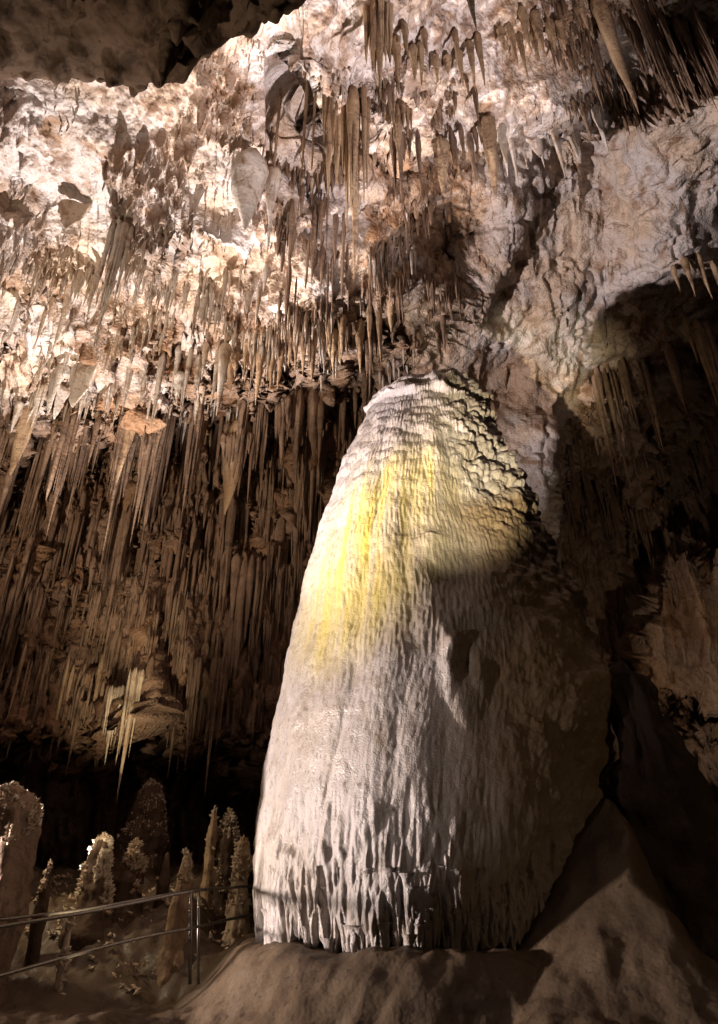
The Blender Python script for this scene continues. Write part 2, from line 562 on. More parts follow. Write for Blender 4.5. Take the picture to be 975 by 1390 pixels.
def hang(root, y_tip, width_px, kind, mat, name='stalactite', var=0, yaw=None, push=0.0, sink=.12):
    """hang one dripstone from a point of the rock, straight down, long enough to reach a height"""
    root = np.array(root, float)
    if push:
        h = -root/np.linalg.norm(root); root = root+h*push
    # vertical length whose tip comes to picture height y_tip
    t = (CY-y_tip)/F
    k = (sp+cp*t)/(cp-sp*t)
    L = root[2]-root[1]*k
    L = max(L, .12)
    w = root[1]*cp+root[2]*sp
    rad = width_px/2*w/F
    me = lib(kind, var, mat, .25 if mat == 'brown' or push >= .4 else .12 if push >= .15 else 0.0)
    o = link(name, me)
    up = min(sink*L, .4)
    o.location = (root[0], root[1], root[2]+up)
    o.scale = (rad, rad, L+up)
    o.rotation_euler = (0, 0, random.uniform(0, 6.28) if yaw is None else yaw)
    return o


HEROES = [
 # root x, y, tip y, width, kind, material, name, push, label
 (486, 160, 385, 62, 'cluster', 'tan', 'stalactite', .35, 'largest tan fluted stalactite, fused from many drips, hanging under the ceiling ledge'),
 (512, 12, 140, 46, 'cluster', 'tan', 'stalactite', .25, 'tan clustered stalactite at the top edge, above the largest fluted one'),
 (545, 150, 205, 40, 'curtain', 'tan', 'stalactite', .2, 'short tan curtain of drips right of the largest fluted stalactite'),
 (164, 312, 482, 42, 'cluster', 'pale', 'stalactite', .25, 'long pale tapering stalactite hanging alone from the bright ceiling on the left'),
 (338, 218, 314, 50, 'pendant', 'pale', 'stalactite', .45, 'smooth white rounded pendant in a hollow of the bright ceiling'),
 (384, 232, 306, 24, 'cone', 'pale', 'stalactite', .15, 'cream pointed stalactite just right of the white rounded pendant'),
 (118, 488, 565, 42, 'drape', 'pale', 'stalactite_drapery', .25, 'bright cream drapery ending in a sharp point at the left edge of the pale ledge'),
 (84, 500, 568, 34, 'drape', 'pale', 'stalactite_drapery', .25, 'cream drapery just left of the sharp-pointed bright drapery'),
 (308, 462, 566, 18, 'cone', 'pale', 'stalactite', .2, 'single slim grey-tan stalactite above the middle of the dripstone wall'),
 (186, 555, 690, 34, 'drape', 'tan', 'stalactite_drapery', .3, 'long tan drapery hanging from the pale ledge into the dark dripstone wall'),
 (48, 560, 660, 30, 'drape', 'tan', 'stalactite_drapery', .3, 'tan pointed drapery at the left margin below the pale ledge'),
 (815, 0, 160, 24, 'cone', 'tan', 'stalactite', .3, 'longest thin stalactite slanting down from the top right of the ceiling'),
 (660, 168, 272, 24, 'fluted', 'tan', 'stalactite', .2, 'tan tapered stalactite right of the dark ceiling pocket'),
 (724, 165, 222, 28, 'drape', 'pale', 'stalactite_drapery', .2, 'white pointed drapery at the top of the smooth lilac wall'),
 (590, 185, 268, 20, 'fluted', 'tan', 'stalactite', .2, 'brown stalactite hanging in front of the dark ceiling pocket'),
 (640, -30, 42, 16, 'cone', 'dark', 'stalactite', .6, 'small blackish stalactite at the top edge right of centre'),
 (876, 488, 618, 14, 'cone', 'tan', 'stalactite', .3, 'long thin tan stalactite hanging into the black side chamber under the arch'),
 (948, 448, 590, 50, 'curtain', 'tan', 'stalactite', .5, 'broad brown stalactite bundle at the right margin under the arch'),
 (905, 470, 560, 20, 'cone', 'brown', 'stalactite', .35, 'dark brown stalactite between the thin one and the broad bundle under the arch'),
 (184, 925, 1092, 34, 'cluster', 'coral', 'stalactite', 1.0, 'brightly lit stalactite with a needle tip above the coral stalagmites'),
 (160, 930, 1040, 34, 'cluster', 'coral', 'stalactite', 1.2, 'lit knobbly stalactite clump just left of the needle-tipped one'),
 (298, 905, 1085, 30, 'curtain', 'brown', 'stalactite', 1.0, 'brown column-like dripstone bundle left of the dome above the handrail'),
 (330, 770, 960, 60, 'curtain', 'brown', 'stalactite_drapery', .7, 'wide brown bell-shaped drapery beside the left flank of the dome'),
 (322, 585, 720, 52, 'drape', 'tan', 'stalactite_drapery', .3, 'tan fan-shaped drapery high on the wall left of the dome tip'),
 (512, 455, 540, 30, 'cluster', 'brown', 'stalactite', .3, 'brown stalactite pair pointing down at the left shoulder of the dome'),
 (232, 60, 122, 34, 'cone', 'dark', 'stalactite', -9, 'black fang-shaped stalactite on the front edge of the dark overhang'),
 (100, 285, 320, 46, 'drape', 'pale', 'stalactite_drapery', .2, 'white shell-shaped drapery on the far left of the bright ceiling'),
 (270, 265, 300, 12, 'drape', 'pale', 'stalactite_drapery', .1, 'small pale flap beside the left rim of the ceiling hollow'),
]


def over_at(x, y):
    """point of the dark overhang on a sight line"""
    s, yd, zd = ray(x, y)
    d = np.array([s, yd, zd]); d = d/np.linalg.norm(d)
    Q = OVER.reshape(-1, 3); u = Q/np.linalg.norm(Q, axis=1)[:, None]
    return Q[np.argmax(u@d)].copy()


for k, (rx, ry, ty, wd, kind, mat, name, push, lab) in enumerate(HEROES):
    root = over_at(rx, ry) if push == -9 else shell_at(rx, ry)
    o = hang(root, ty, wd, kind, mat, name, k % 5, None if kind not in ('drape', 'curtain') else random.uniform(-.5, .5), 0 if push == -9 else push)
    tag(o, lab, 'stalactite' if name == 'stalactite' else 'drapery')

ORD = ['first', 'second', 'third', 'fourth', 'fifth', 'sixth', 'seventh', 'eighth', 'ninth', 'tenth', 'eleventh', 'twelfth', 'thirteenth', 'fourteenth']
ROWS = [
 # x0, y0, x1, y1 (row of roots), jitter y, count, length px range, width range, kinds, material, push, phrase
 (15, 545, 150, 520, 14, 8, (30, 75), (9, 18), ('drape', 'cone'), 'pale', .2, 'pale points along the far left ledge'),
 (160, 500, 300, 480, 16, 11, (35, 90), (9, 18), ('cone', 'fluted'), 'pale', .2, 'pale cones under the long lone stalactite'),
 (305, 480, 420, 450, 16, 10, (35, 90), (8, 16), ('cone', 'fluted'), 'tan', .2, 'tan cones on the ledge left of centre'),
 (425, 450, 540, 420, 16, 10, (40, 95), (8, 17), ('cone', 'fluted'), 'tan', .25, 'tan cones above the dome shoulder'),
 (10, 600, 140, 575, 16, 10, (70, 160), (8, 16), ('curtain', 'drape', 'fluted', 'cluster'), 'brown', .12, 'brown spears below the far left ledge'),
 (150, 585, 280, 560, 18, 10, (100, 230), (9, 20), ('curtain', 'drape', 'fluted', 'cluster'), 'brown', .12, 'brown spears in the upper dripstone wall'),
 (290, 570, 430, 540, 18, 11, (60, 150), (9, 20), ('curtain', 'drape', 'fluted', 'cluster'), 'brown', .12, 'brown spears beside the fan-shaped drapery'),
 (435, 560, 500, 520, 14, 6, (40, 90), (8, 14), ('cone', 'fluted'), 'brown', .12, 'brown spears touching the dome shoulder'),
 (5, 720, 120, 715, 16, 12, (110, 230), (7, 13), ('curtain', 'drape', 'fluted', 'cluster'), 'brown', .12, 'long brown organ-pipe drips at the left margin'),
 (125, 700, 240, 690, 20, 11, (120, 250), (8, 16), ('curtain', 'drape', 'fluted', 'cluster'), 'brown', .12, 'long brown drips in the middle dripstone wall'),
 (245, 700, 320, 690, 20, 7, (110, 220), (8, 16), ('curtain', 'drape', 'fluted', 'cluster'), 'brown', .12, 'brown drips above the bell-shaped drapery'),
 (360, 690, 430, 660, 18, 7, (110, 230), (8, 15), ('curtain', 'drape', 'fluted', 'cluster'), 'brown', .12, 'brown drips against the dome flank'),
 (5, 880, 125, 890, 16, 12, (90, 150), (6, 11), ('straw', 'cone'), 'tan', .45, 'slim straws above the lit left ledge'),
 (180, 900, 285, 890, 20, 10, (50, 110), (7, 14), ('curtain', 'drape', 'fluted', 'cluster'), 'brown', .12, 'stubby drips above the small coral stalagmites'),
 (315, 890, 365, 880, 14, 5, (60, 130), (7, 13), ('curtain', 'drape', 'fluted', 'cluster'), 'brown', .12, 'drips in the dark gap beside the dome'),
 (395, 120, 460, 165, 10, 8, (60, 120), (8, 15), ('straw', 'fluted'), 'tan', .2, 'brown drips left of the largest fluted stalactite'),
 (395, 250, 470, 270, 24, 9, (50, 120), (7, 13), ('cone', 'straw'), 'brown', .2, 'dark drips left of the largest stalactite tip'),
 (515, 190, 575, 180, 12, 6, (35, 90), (7, 13), ('cone', 'fluted'), 'brown', .2, 'dark drips left of the ceiling pocket'),
 (600, 175, 655, 170, 10, 6, (35, 90), (7, 14), ('cone', 'fluted'), 'brown', .2, 'brown drips along the pocket rim'),
 (668, 170, 800, 150, 10, 10, (35, 100), (8, 17), ('drape', 'cone', 'fluted'), 'pale', .2, 'draped points above the lilac wall'),
 (530, 60, 660, 40, 30, 11, (35, 70), (8, 15), ('cone', 'fluted'), 'tan', .15, 'tan points at the top centre of the ceiling'),
 (670, 40, 790, 20, 30, 10, (35, 80), (8, 15), ('cone', 'fluted'), 'tan', .15, 'tan points at the top right of the ceiling'),
 (850, 10, 970, 60, 22, 12, (60, 140), (8, 14), ('curtain', 'drape', 'fluted', 'cluster'), 'brown', .12, 'brown slanting drips in the top right corner'),
 (800, 510, 865, 485, 8, 9, (60, 150), (6, 12), ('straw', 'cone'), 'brown', .12, 'dark drips fringing the left of the arch'),
 (905, 345, 970, 360, 12, 6, (25, 70), (6, 11), ('cone',), 'tan', .15, 'short drips on the brown rock above the arch'),
 (390, 350, 480, 350, 26, 9, (40, 100), (7, 13), ('cone', 'straw'), 'brown', .2, 'dark drips under the largest fluted stalactite'),
 (250, 390, 370, 370, 22, 10, (30, 70), (7, 13), ('cone', 'drape'), 'pale', .15, 'cream points below the white rounded pendant'),
 (20, 420, 140, 390, 26, 9, (30, 70), (8, 15), ('drape', 'cone'), 'pale', .15, 'cream folds left of the long lone stalactite'),
 (360, 300, 470, 215, 10, 5, (30, 60), (6, 11), ('cone',), 'pale', .15, 'cream points right of the cream pointed stalactite'),
]
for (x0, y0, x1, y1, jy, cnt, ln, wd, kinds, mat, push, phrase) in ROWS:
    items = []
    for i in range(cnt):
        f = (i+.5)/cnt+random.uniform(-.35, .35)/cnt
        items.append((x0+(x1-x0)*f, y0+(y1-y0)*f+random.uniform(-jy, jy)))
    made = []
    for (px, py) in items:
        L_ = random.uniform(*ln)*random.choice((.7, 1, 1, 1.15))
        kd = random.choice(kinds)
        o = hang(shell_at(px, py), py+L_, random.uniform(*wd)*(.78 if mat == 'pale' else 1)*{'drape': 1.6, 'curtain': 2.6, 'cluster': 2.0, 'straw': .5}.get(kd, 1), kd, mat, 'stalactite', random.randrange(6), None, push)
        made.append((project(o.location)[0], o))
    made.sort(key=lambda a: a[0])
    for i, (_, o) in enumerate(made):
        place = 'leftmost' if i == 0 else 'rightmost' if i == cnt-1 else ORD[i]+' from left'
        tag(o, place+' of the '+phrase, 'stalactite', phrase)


# ------------------------------------------------------------------ the uncountable small drips
def small_drips():
    V, Fc, off = {}, {}, {}
    base = [drip_mesh('s', 900+i, k, 6, 9, .25) for i, k in enumerate(('cone', 'straw', 'fluted', 'cone', 'cone'))]
    rg = np.random.default_rng(5)
    base += [cluster_mesh(950+i, 6, .9, (.35, .95), 'fluted', .5, 6, 9, .3) for i in range(3)]
    buckets = {'pale': [], 'brown': []}
    zones = [
     # x range, y range, count, len px, width px, bucket
     (0, 980, -20, 470, 1900, (5, 20), (2, 5), 'pale'),
     (0, 560, 330, 560, 900, (10, 44), (3, 7), 'pale'),
     (520, 980, -20, 150, 500, (14, 60), (4, 10), 'brown'),
     (370, 700, 160, 460, 600, (14, 60), (4, 9), 'brown'),
     (-20, 520, 560, 700, 260, (25, 130), (4, 14), 'brown'),
     (-20, 400, 700, 860, 280, (30, 140), (4, 12), 'brown'),
     (-20, 440, 740, 960, 300, (30, 100), (4, 10), 'brown'),
     (690, 980, 560, 800, 160, (20, 70), (4, 9), 'brown'),
    ]
    for x0, x1, y0, y1, n, ln, wd, bk in zones:
        xs = rg.uniform(x0, x1, n*3); ys = rg.uniform(y0, y1, n*3)
        keep = perlin(xs/70, ys/50, 2.2, 77)+rg.normal(0, .15, n*3) > (.12 if bk == 'pale' or y1 < 500 else -.08)
        bi = np.clip(np.searchsorted(XS, xs), 0, nu-1); bj = np.clip(np.searchsorted(YS, ys), 0, nv-1)
        keep &= rg.uniform(0, .8, n*3) > BARE[bi, bj]
        sm = sstep(620, 720, xs+.25*(ys-200))*sstep(150, 220, ys)*(1-sstep(540, 560, ys))
        keep &= rg.uniform(0, 1, n*3) > sm*.93
        for px, py in list(zip(xs[keep], ys[keep]))[:n]:
            p = shell_at(px, py)
            w = p[1]*cp+p[2]*sp
            L = rg.uniform(*ln)*rg.choice((.6, 1, 1.2))*w/F*1.25
            r = rg.uniform(*wd)/2*w/F
            ci = rg.integers(5) if bk == 'pale' or rg.uniform() < .45 else 5+rg.integers(3)
            v, f = base[ci]
            if ci > 4: r *= 2.6
            a = rg.uniform(0, 6.28); c, s_ = math.cos(a), math.sin(a)
            vv = np.stack([(v[:, 0]*c-v[:, 1]*s_)*r, (v[:, 0]*s_+v[:, 1]*c)*r, v[:, 2]*L+.15*L], -1)
            h = p*(1-.06/np.linalg.norm(p))
            buckets[bk].append((vv+h, f))
    for bk, lst in buckets.items():
        off = 0; V = []; Fs = []
        for v, f in lst:
            V.append(v); Fs.append(f+off); off += len(v)
        me = mesh_np('small_drips', np.concatenate(V), np.concatenate(Fs))
        o = link('small_stalactites', me, M[bk])
        tag(o, {'pale': 'countless tiny pale drips roughening the bright ceiling',
                'brown': 'countless tiny brown drips on the dark wall and ceiling pocket'}[bk], 'tiny stalactites', kind='stuff')


small_drips()


# ------------------------------------------------------------------ the great dome
YC = 12.5
LEFT = [(521, 592), (524, 572), (529, 558), (536, 542), (545, 524), (553, 511), (564, 500), (600, 482), (650, 462), (700, 441), (750, 425), (800, 412), (850, 400), (900, 388), (950, 378), (1000, 366), (1050, 357), (1100, 350), (1150, 346), (1200, 345), (1262, 347), (1330, 350)]
RIGHT = [(521, 610), (524, 626), (530, 640), (538, 650), (554, 662), (600, 688), (650, 710), (700, 734), (750, 752), (800, 776), (850, 800), (900, 820), (950, 832), (1000, 834), (1050, 834), (1100, 834), (1150, 834), (1200, 832), (1262, 830), (1330, 828)]


def dome_profile():
    zs, cx, rr = [], [], []
    for (y, xl), (y2, xr) in zip(LEFT, [(yy, np.interp(yy, [a for a, _ in RIGHT], [b for _, b in RIGHT])) for yy, _ in LEFT]):
        pl = at(xl, y, YC); pr = at(xr, y, YC)
        zs.append(pl[2]); cx.append((pl[0]+pr[0])/2); rr.append((pr[0]-pl[0])/2)
    z = np.array(zs[::-1]); rr = np.array(rr[::-1]); cx = np.array(cx[::-1])
    return z, cx-.06, rr*.985-.085


DZ, DCX, DR = dome_profile()


def build_dome(nth=900, nz=860):
    ztop = DZ[-1]
    # more columns on the side that faces the hall
    u = np.linspace(0, 1, nth, endpoint=False)
    th = -math.pi/2+2*math.pi*(u-.5)+.55*np.sin(2*math.pi*(u-.5))*-1*-1*0
    th = -math.pi/2+(2*math.pi*(u-.5)-.75*np.sin(2*math.pi*(u-.5)))
    v = np.linspace(0, 1, nz)
    zrow = ztop-(ztop-(-.75))*v**1.0
    T, Zr = np.meshgrid(th, zrow, indexing='ij')
    cx = np.interp(Zr, DZ, DCX); r = np.interp(Zr, DZ, DR)
    r = r*np.sqrt(np.clip((ztop-Zr)/.25+.0, 0, 1))
    # bottom rim hangs in tongues, tucked under
    cs, sn = np.cos(T), np.sin(T)
    x = cx+r*cs; y = YC+r*sn; z = Zr.copy()
    right = sstep(.05, .75, cs+.25*sn*0)                     # flank turned to the right
    low = sstep(3.4, .6, Zr)
    lowest = sstep(1.4, -.4, Zr)
    up = sstep(4.5, 8.5, Zr)
    d = .14*fbm(x*.55, y*.55, z*.45, 3, 201)
    d = d+.10*(np.abs(perlin(T*3.4+.3*perlin(T*2, z*.6, 3, 4), z*.16, 8.8, 202))-.3)*sstep(9, 6, Zr)
    # rice-like drip relief, longer and deeper to the bottom
    arc = T*2.8
    w1 = 1-np.abs(perlin(arc*5.5+.15*perlin(arc*3, z*2, 4, 9), z*.75, 1.1, 211))*2
    w2 = 1-np.abs(perlin(arc*11+.25*perlin(arc*3, z*2, 4, 9), z*1.9, 2.1, 212))*2
    cell = worley(arc*9.5, z*3.0+.3*perlin(arc*4, z*3, 1, 3), T*0+.5, 215)
    cell2 = worley(arc*13, z*5.5, T*0+.5, 216)
    d = d+(.12+.88*lowest)*low*(.036*w1+.022*w2+.085*(.55-cell))+.017*(.5-cell2)*(1-.3*low)
    d = d+.010*w2*(1-low)+.014*(.5-worley(arc*11, z*8.5, T*0+.5, 217))*(1-.5*low)
    # hollows between the tongues near the rim
    holes = sstep(.3, .7, perlin(arc*3.4, z*1.2, 5.5, 221))*lowest
    d = d-.17*holes
    # cauliflower lumps up the right-hand side
    lump = np.minimum(worley(x*3.0, y*3.0, z*3.1, 231), 1)**2
    lump2 = np.minimum(worley(x*7.0, y*7.0, z*7.0, 232), 1)**2
    sidew = sstep(-.05, .45, cs)*sstep(2.8, 5.2, Zr)
    d = d+sidew*(.29*(.27-lump)+.13*(.25-lump2))*(.35+.65*sstep(5.6, 6.6, Zr))
    d = d+.10*(.5-worley(x*3.3, y*3.3, z*4.2, 233))*up
    # broad pillow folds lower right
    d = d+.22*sstep(.2, .8, cs)*fbm(x*.8, y*.8, z*1.3, 3, 241)*sstep(0, 1.5, Zr)*(1-sstep(5.5, 7, Zr))
    d = d+.05*fbm(x*4, y*4, z*4, 3, 245)*sstep(0, .5, cs)
    # named features: a shelf below the yellow patch, a nub that throws a shadow, a notch under the cap

    def spot(px, py, sx, sy):
        p = at(px, py, YC-np.interp(at(px, py, YC)[2], DZ, DR)*.9)
        zz = p[2]; xx = p[0]
        front = sn < 0
        return np.exp(-((x-xx)/sx)**2-((z-zz)/sy)**2)*front
    P0 = at(612, 885, 10.0); sh = at(565, 752, 10.7)
    d = d+.15*spot(610, 890, .11, .13)+.10*spot(606, 915, .10, .4)+.10*spot(648, 925, .12, .28)+.08*spot(625, 960, .2, .35)
    d = d-.05*spot(628, 905, .08, .25)
    shelf = (z-sh[2]+.12*(x-sh[0]))
    d = d+.07*np.exp(-((x-sh[0]-.1)/.5)**2)*(.6+perlin(x*3, z*3, 1.0, 248))*np.where(shelf < 0, np.exp(shelf/.9), np.exp(-shelf/.05))*(sn < 0)
    # cap ledges
    zc = at(545, 548, YC-.9)[2]
    zz = z+.10*perlin(T*2, z, 2, 5)+.25*cs
    d = d+.16*sstep(zc-.02, zc+.10, zz)*(.5+fbm(x*1.7, y*1.7, z*1.7, 3, 251))
    zc2 = zc+.35
    d = d-.10*np.exp(-((zz-zc2)/.05)**2)
    d = d*np.clip((ztop-Zr)/.2, .25, 1)
    nx, ny, nzv = cs, sn, .25
    x = x+d*nx; y = y+d*ny; z = z+d*nzv
    # ragged rim
    rim = .26*perlin(arc*4.2, .3, 4.4, 261)+.22*perlin(arc*12, .3, 4.4, 262)+.10*perlin(arc*1.1, .3, 1.4, 263)
    k = sstep(.6, -.75, Zr)
    z = z+k*rim
    P = np.stack([x, y, z], -1)
    # under-lip: three more rows curling inwards and up
    last = P[:, -1, :]
    c = np.array([DCX[0], YC, 0])
    rows = [P]
    for f_, dz in ((.97, -.02), (.93, .10), (.86, .45), (.8, .9)):
        q = last.copy(); q[:, 0] = c[0]+(last[:, 0]-c[0])*f_; q[:, 1] = c[1]+(last[:, 1]-c[1])*f_; q[:, 2] = last[:, 2]*(1 if f_ > .9 else .3)+dz
        rows.append(q[:, None, :])
    P = np.concatenate(rows, 1)
    nzt = P.shape[1]
    fc = grid_faces(nth, nzt, wrap=True)
    me = mesh_np('dome', P.reshape(-1, 3), fc[:, ::-1])
    # ochre brown on the right flank; yellow streak on the left of the front
    pw = P[..., 1]*cp+P[..., 2]*sp
    px = CX+F*P[..., 0]/pw; py = CY-F*(-P[..., 1]*sp+P[..., 2]*cp)/pw
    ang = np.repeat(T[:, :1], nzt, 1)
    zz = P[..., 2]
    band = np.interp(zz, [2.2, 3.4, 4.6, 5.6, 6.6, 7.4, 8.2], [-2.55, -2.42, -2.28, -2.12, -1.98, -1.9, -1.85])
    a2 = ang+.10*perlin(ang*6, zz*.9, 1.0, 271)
    yellow_streak = np.exp(-((a2-band-.06)/.46)**2)*sstep(2.2, 4.2, zz)*(1-sstep(5.8, 7.3, zz))
    yellow_streak = yellow_streak*(.55+.7*perlin(ang*16, zz*.5, 2.0, 272)+.3*perlin(ang*45, zz*1.2, 2.0, 274))
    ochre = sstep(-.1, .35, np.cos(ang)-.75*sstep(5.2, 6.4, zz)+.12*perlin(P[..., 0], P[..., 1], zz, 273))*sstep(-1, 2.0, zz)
    set_attr(me, 'yellow_streak', np.clip(yellow_streak*.95, 0, .95)); set_attr(me, 'ochre', np.clip(ochre*.8, 0, .8))
    return me, P


dome_root = empty('dome_stalagmite', (DCX[0], YC, -.8), 'huge pale dome-shaped stalagmite with a yellow streak, standing in the middle of the cave', 'stalagmite')
dome_me, DOMEP = build_dome()


def child(name, me, mat, root, label=None):
    o = link(name, me, mat)
    o.parent = root
    o.matrix_parent_inverse = root.matrix_world.inverted() if False else o.matrix_parent_inverse
    rl = Vector(root.location)
    o.location = -rl
    if label: o['label'] = label
    return o


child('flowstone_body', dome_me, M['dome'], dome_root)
# drips hanging from the rim, each a part
rim_meshes = []
for i in range(8):
    v, f = drip_mesh('r', 700+i, 'fluted' if i % 2 else 'cone', 10, 16)
    me = mesh_np('rim_drip', v, f); me.materials.append(M['dome']); rim_meshes.append(me)
nzt = DOMEP.shape[1]
for i in range(84):
    a = int((i+random.uniform(.1, .9))/84*520)+190
    row = random.choice((-30, -45, -60, -14, -20))
    p = DOMEP[a % DOMEP.shape[0], nzt-5+row]
    o = bpy.data.objects.new('drip', rim_meshes[random.randrange(8)]); COL.objects.link(o)
    o.parent = dome_root
    inw = np.array([DCX[0]-p[0], YC-p[1]]); inw = inw/np.linalg.norm(inw)*.05
    o.location = Vector((p[0]+inw[0], p[1]+inw[1], p[2]+.08))-Vector(dome_root.location)
    rr = random.uniform(.035, .075)
    o.scale = (rr, rr, random.uniform(.3, .62)); o.rotation_euler = (0, 0, random.uniform(0, 6.28))


# ------------------------------------------------------------------ floor
def floor_h(x, y):
    z = -1.55+.0*x
    # mound under the dome
    dd = np.hypot((x-1.15)/3.5, (y-YC)/3.75)
    z = z+.80*(1-sstep(.78, 1.12, dd))
    # sloping apron on its right, a ridge that drops away beyond
    xr = x+.22*fbm(x*1.1, y*1.1, 4.4, 4, 311)
    z = np.maximum(z, -1.5+(2.65*np.clip((x-.95)/2.5, 0, 1))*sstep(7.2, 11.2, y)*(1-.95*sstep(3.3, 4.4, xr)))
    # rubble bank behind the path on the left
    z = z+1.15*sstep(-1.7, -2.6, x+.15*(y-12))*sstep(11.6, 13.6, y)
    z = z+.5*sstep(14, 18, y)
    # gully added in front, dropping the foreground into shade
    z = z-1.9*sstep(8.9, 7.6, y+.25*x)
    return z


def build_floor():
    xs = np.linspace(-13, 14, 620); ys = np.concatenate([np.linspace(-4, 7, 60), np.linspace(7.06, 24, 420)])
    X, Y = np.meshgrid(xs, ys, indexing='ij')
    Z = floor_h(X, Y)+.10*fbm(X*.8, Y*.8, 1.0, 4, 301)+.035*fbm(X*4, Y*4, 2.0, 4, 302)
    bank = sstep(-1.7, -2.6, X+.15*(Y-12))*sstep(11.2, 12.6, Y)
    Z = Z+bank*(.30*(.5-worley(X*1.6, Y*1.6, Z*0, 305))+.14*(.5-worley(X*4.5, Y*4.5, Z*0, 306)))
    Z = Z+.05*np.maximum(0, .32-worley(X*3.3, Y*3.3, Z*0, 307))
    me = mesh_np('floor', np.stack([X, Y, Z], -1).reshape(-1, 3), grid_faces(len(xs), len(ys)))
    tag(link('cave_floor', me, M['floor']), kind='structure')


build_floor()


# ------------------------------------------------------------------ standing dripstone
def lathe_mesh(prof, seed, seg=64, rings=120, rough=.12, fl=.15, ribs=1.5, lump=.1, lumpf=3.0):
    """prof: list of (z, r) from bottom to top"""
    pz = np.array([p[0] for p in prof]); pr = np.array([p[1] for p in prof])
    s = np.linspace(0, 1, rings); 
    seglen = np.concatenate([[0], np.cumsum(np.hypot(np.diff(pz), np.diff(pr)))]); seglen /= seglen[-1]
    z = np.interp(s, seglen, pz); r = np.interp(s, seglen, pr)
    th = np.linspace(0, 2*math.pi, seg, endpoint=False)
    R_, H = np.meshgrid(r, th, indexing='ij'); Z = np.repeat(z[:, None], seg, 1)
    cs, sn = np.cos(H), np.sin(H)
    x, y = R_*cs, R_*sn
    d = rough*fbm(x*1.4+seed, y*1.4, Z*1.0, 3, seed)+fl*R_*(perlin(cs*ribs*2+seed, sn*ribs*2, Z*.35, seed+1))
    d = d+lump*(.5-worley(x*lumpf+seed, y*lumpf, Z*lumpf, seed+2))
    d = d*np.clip(R_/.08, 0, 1)
    P = np.stack([x+d*cs, y+d*sn, Z+.3*d], -1).reshape(-1, 3)
    I, J = np.meshgrid(np.arange(rings-1), np.arange(seg), indexing='ij'); J2 = (J+1) % seg
    fc = np.stack([I*seg+J, I*seg+J2, (I+1)*seg+J2, (I+1)*seg+J], -1).reshape(-1, 4)
    return P, fc


def coral_on(P, n, size, seed, zmin, zmax):
    """knobbly cave coral crust: many small lumpy twigs growing out of a surface"""
    rg = np.random.default_rng(seed)
    cand = P[(P[:, 2] > zmin) & (P[:, 2] < zmax)]
    V, Fs, off = [], [], 0
    bv, bf = drip_mesh('c', 77, 'pendant', 6, 6)
    cl = perlin(cand[:, 0]*3.1, cand[:, 1]*3.1, cand[:, 2]*3.1, seed)+.35*(cand[:, 2]-zmin)/max(cand[:, 2].max()-zmin, .01)
    cand = cand[cl > np.quantile(cl, .42)]
    for i in range(n):
        p = cand[rg.integers(len(cand))]
        out = np.array([p[0], p[1], .0]); out = out/(np.linalg.norm(out)+1e-6)+np.array([0, 0, rg.uniform(.0, 1.3)])+rg.normal(0, .5, 3)
        out /= np.linalg.norm(out)
        a = np.cross(out, [.3, .2, .9]); a /= np.linalg.norm(a)+1e-6; b = np.cross(out, a)
        L = size*rg.choice((.6, .9, 1.3, 1.9), p=(.4, .3, .2, .1)); r = L*rg.uniform(.16, .36)*(.6 if L > 2*size else 1)
        m = np.stack([a*r, b*r, -out*L], 0)
        V.append(bv@m+p-out*.02); Fs.append(bf+off); off += len(bv)
    return np.concatenate(V), np.concatenate(Fs)


def bank_coral():
    rg = np.random.default_rng(3)
    x = rg.uniform(-9, -1.8, 4000); y = rg.uniform(11.8, 16.5, 4000)
    k = perlin(x*1.6, y*1.6, 3.3, 401) > .12
    x, y = x[k], y[k]
    P = np.stack([x, y, floor_h(x, y)+.06], -1)
    v, f = coral_on(P-np.array([0, 14, 0]), 2600, .055, 17, -9, 9)
    v = v+np.array([0, 14, 0])
    o = link('coral_growth', mesh_np('coral_growth', v, f), M['coral'])
    tag(o, 'crust of small knobbly coral growth over the dark rubble behind the handrail', 'cave coral', kind='stuff')


bank_coral()


def stalagmite(px, py_top, py_base, Y, width_px, mat, label, seed, coral=0, group=None, prof=None, tilt=0, coral_from=.45, csize=.045):
    pb = at(px, py_base, Y); pt = at(px, py_top, Y)
    h = pt[2]-pb[2]
    pb[0] = pt[0]
    pb[2] = min(float(floor_h(pb[0], pb[1]))-.15, pt[2]-.3); h = pt[2]-pb[2]
    s, yd, zd = ray(px, (py_top+py_base)/2)
    r = width_px/2*(Y/yd)/F
    prof = prof or [(-.6, 2.4), (0, 1.55), (.12, 1.2), (.3, 1.05), (.45, 1.08), (.6, .86), (.75, .80), (.85, .62), (.95, .40), (1.0, 0)]
    P, f = lathe_mesh([(a*h, b*r) for a, b in prof], seed, 40, 70, min(.10, .16*r/.3), .22, 1.5, .07*min(1, r/.3), 6)
    root = empty('stalagmite', (pb[0], pb[1], pb[2]), label, 'stalagmite', group)
    o = link('shaft', mesh_np('shaft', P, f), M[mat], root)
    if coral:
        v, fc = coral_on(P, coral*3, csize, seed+5, coral_from*h, 2*h)
        c = link('coral_crust', mesh_np('coral', v, fc), M['coral'], root)
        c['kind'] = 'stuff'
    root.rotation_euler = (0, tilt, 0)
    return root


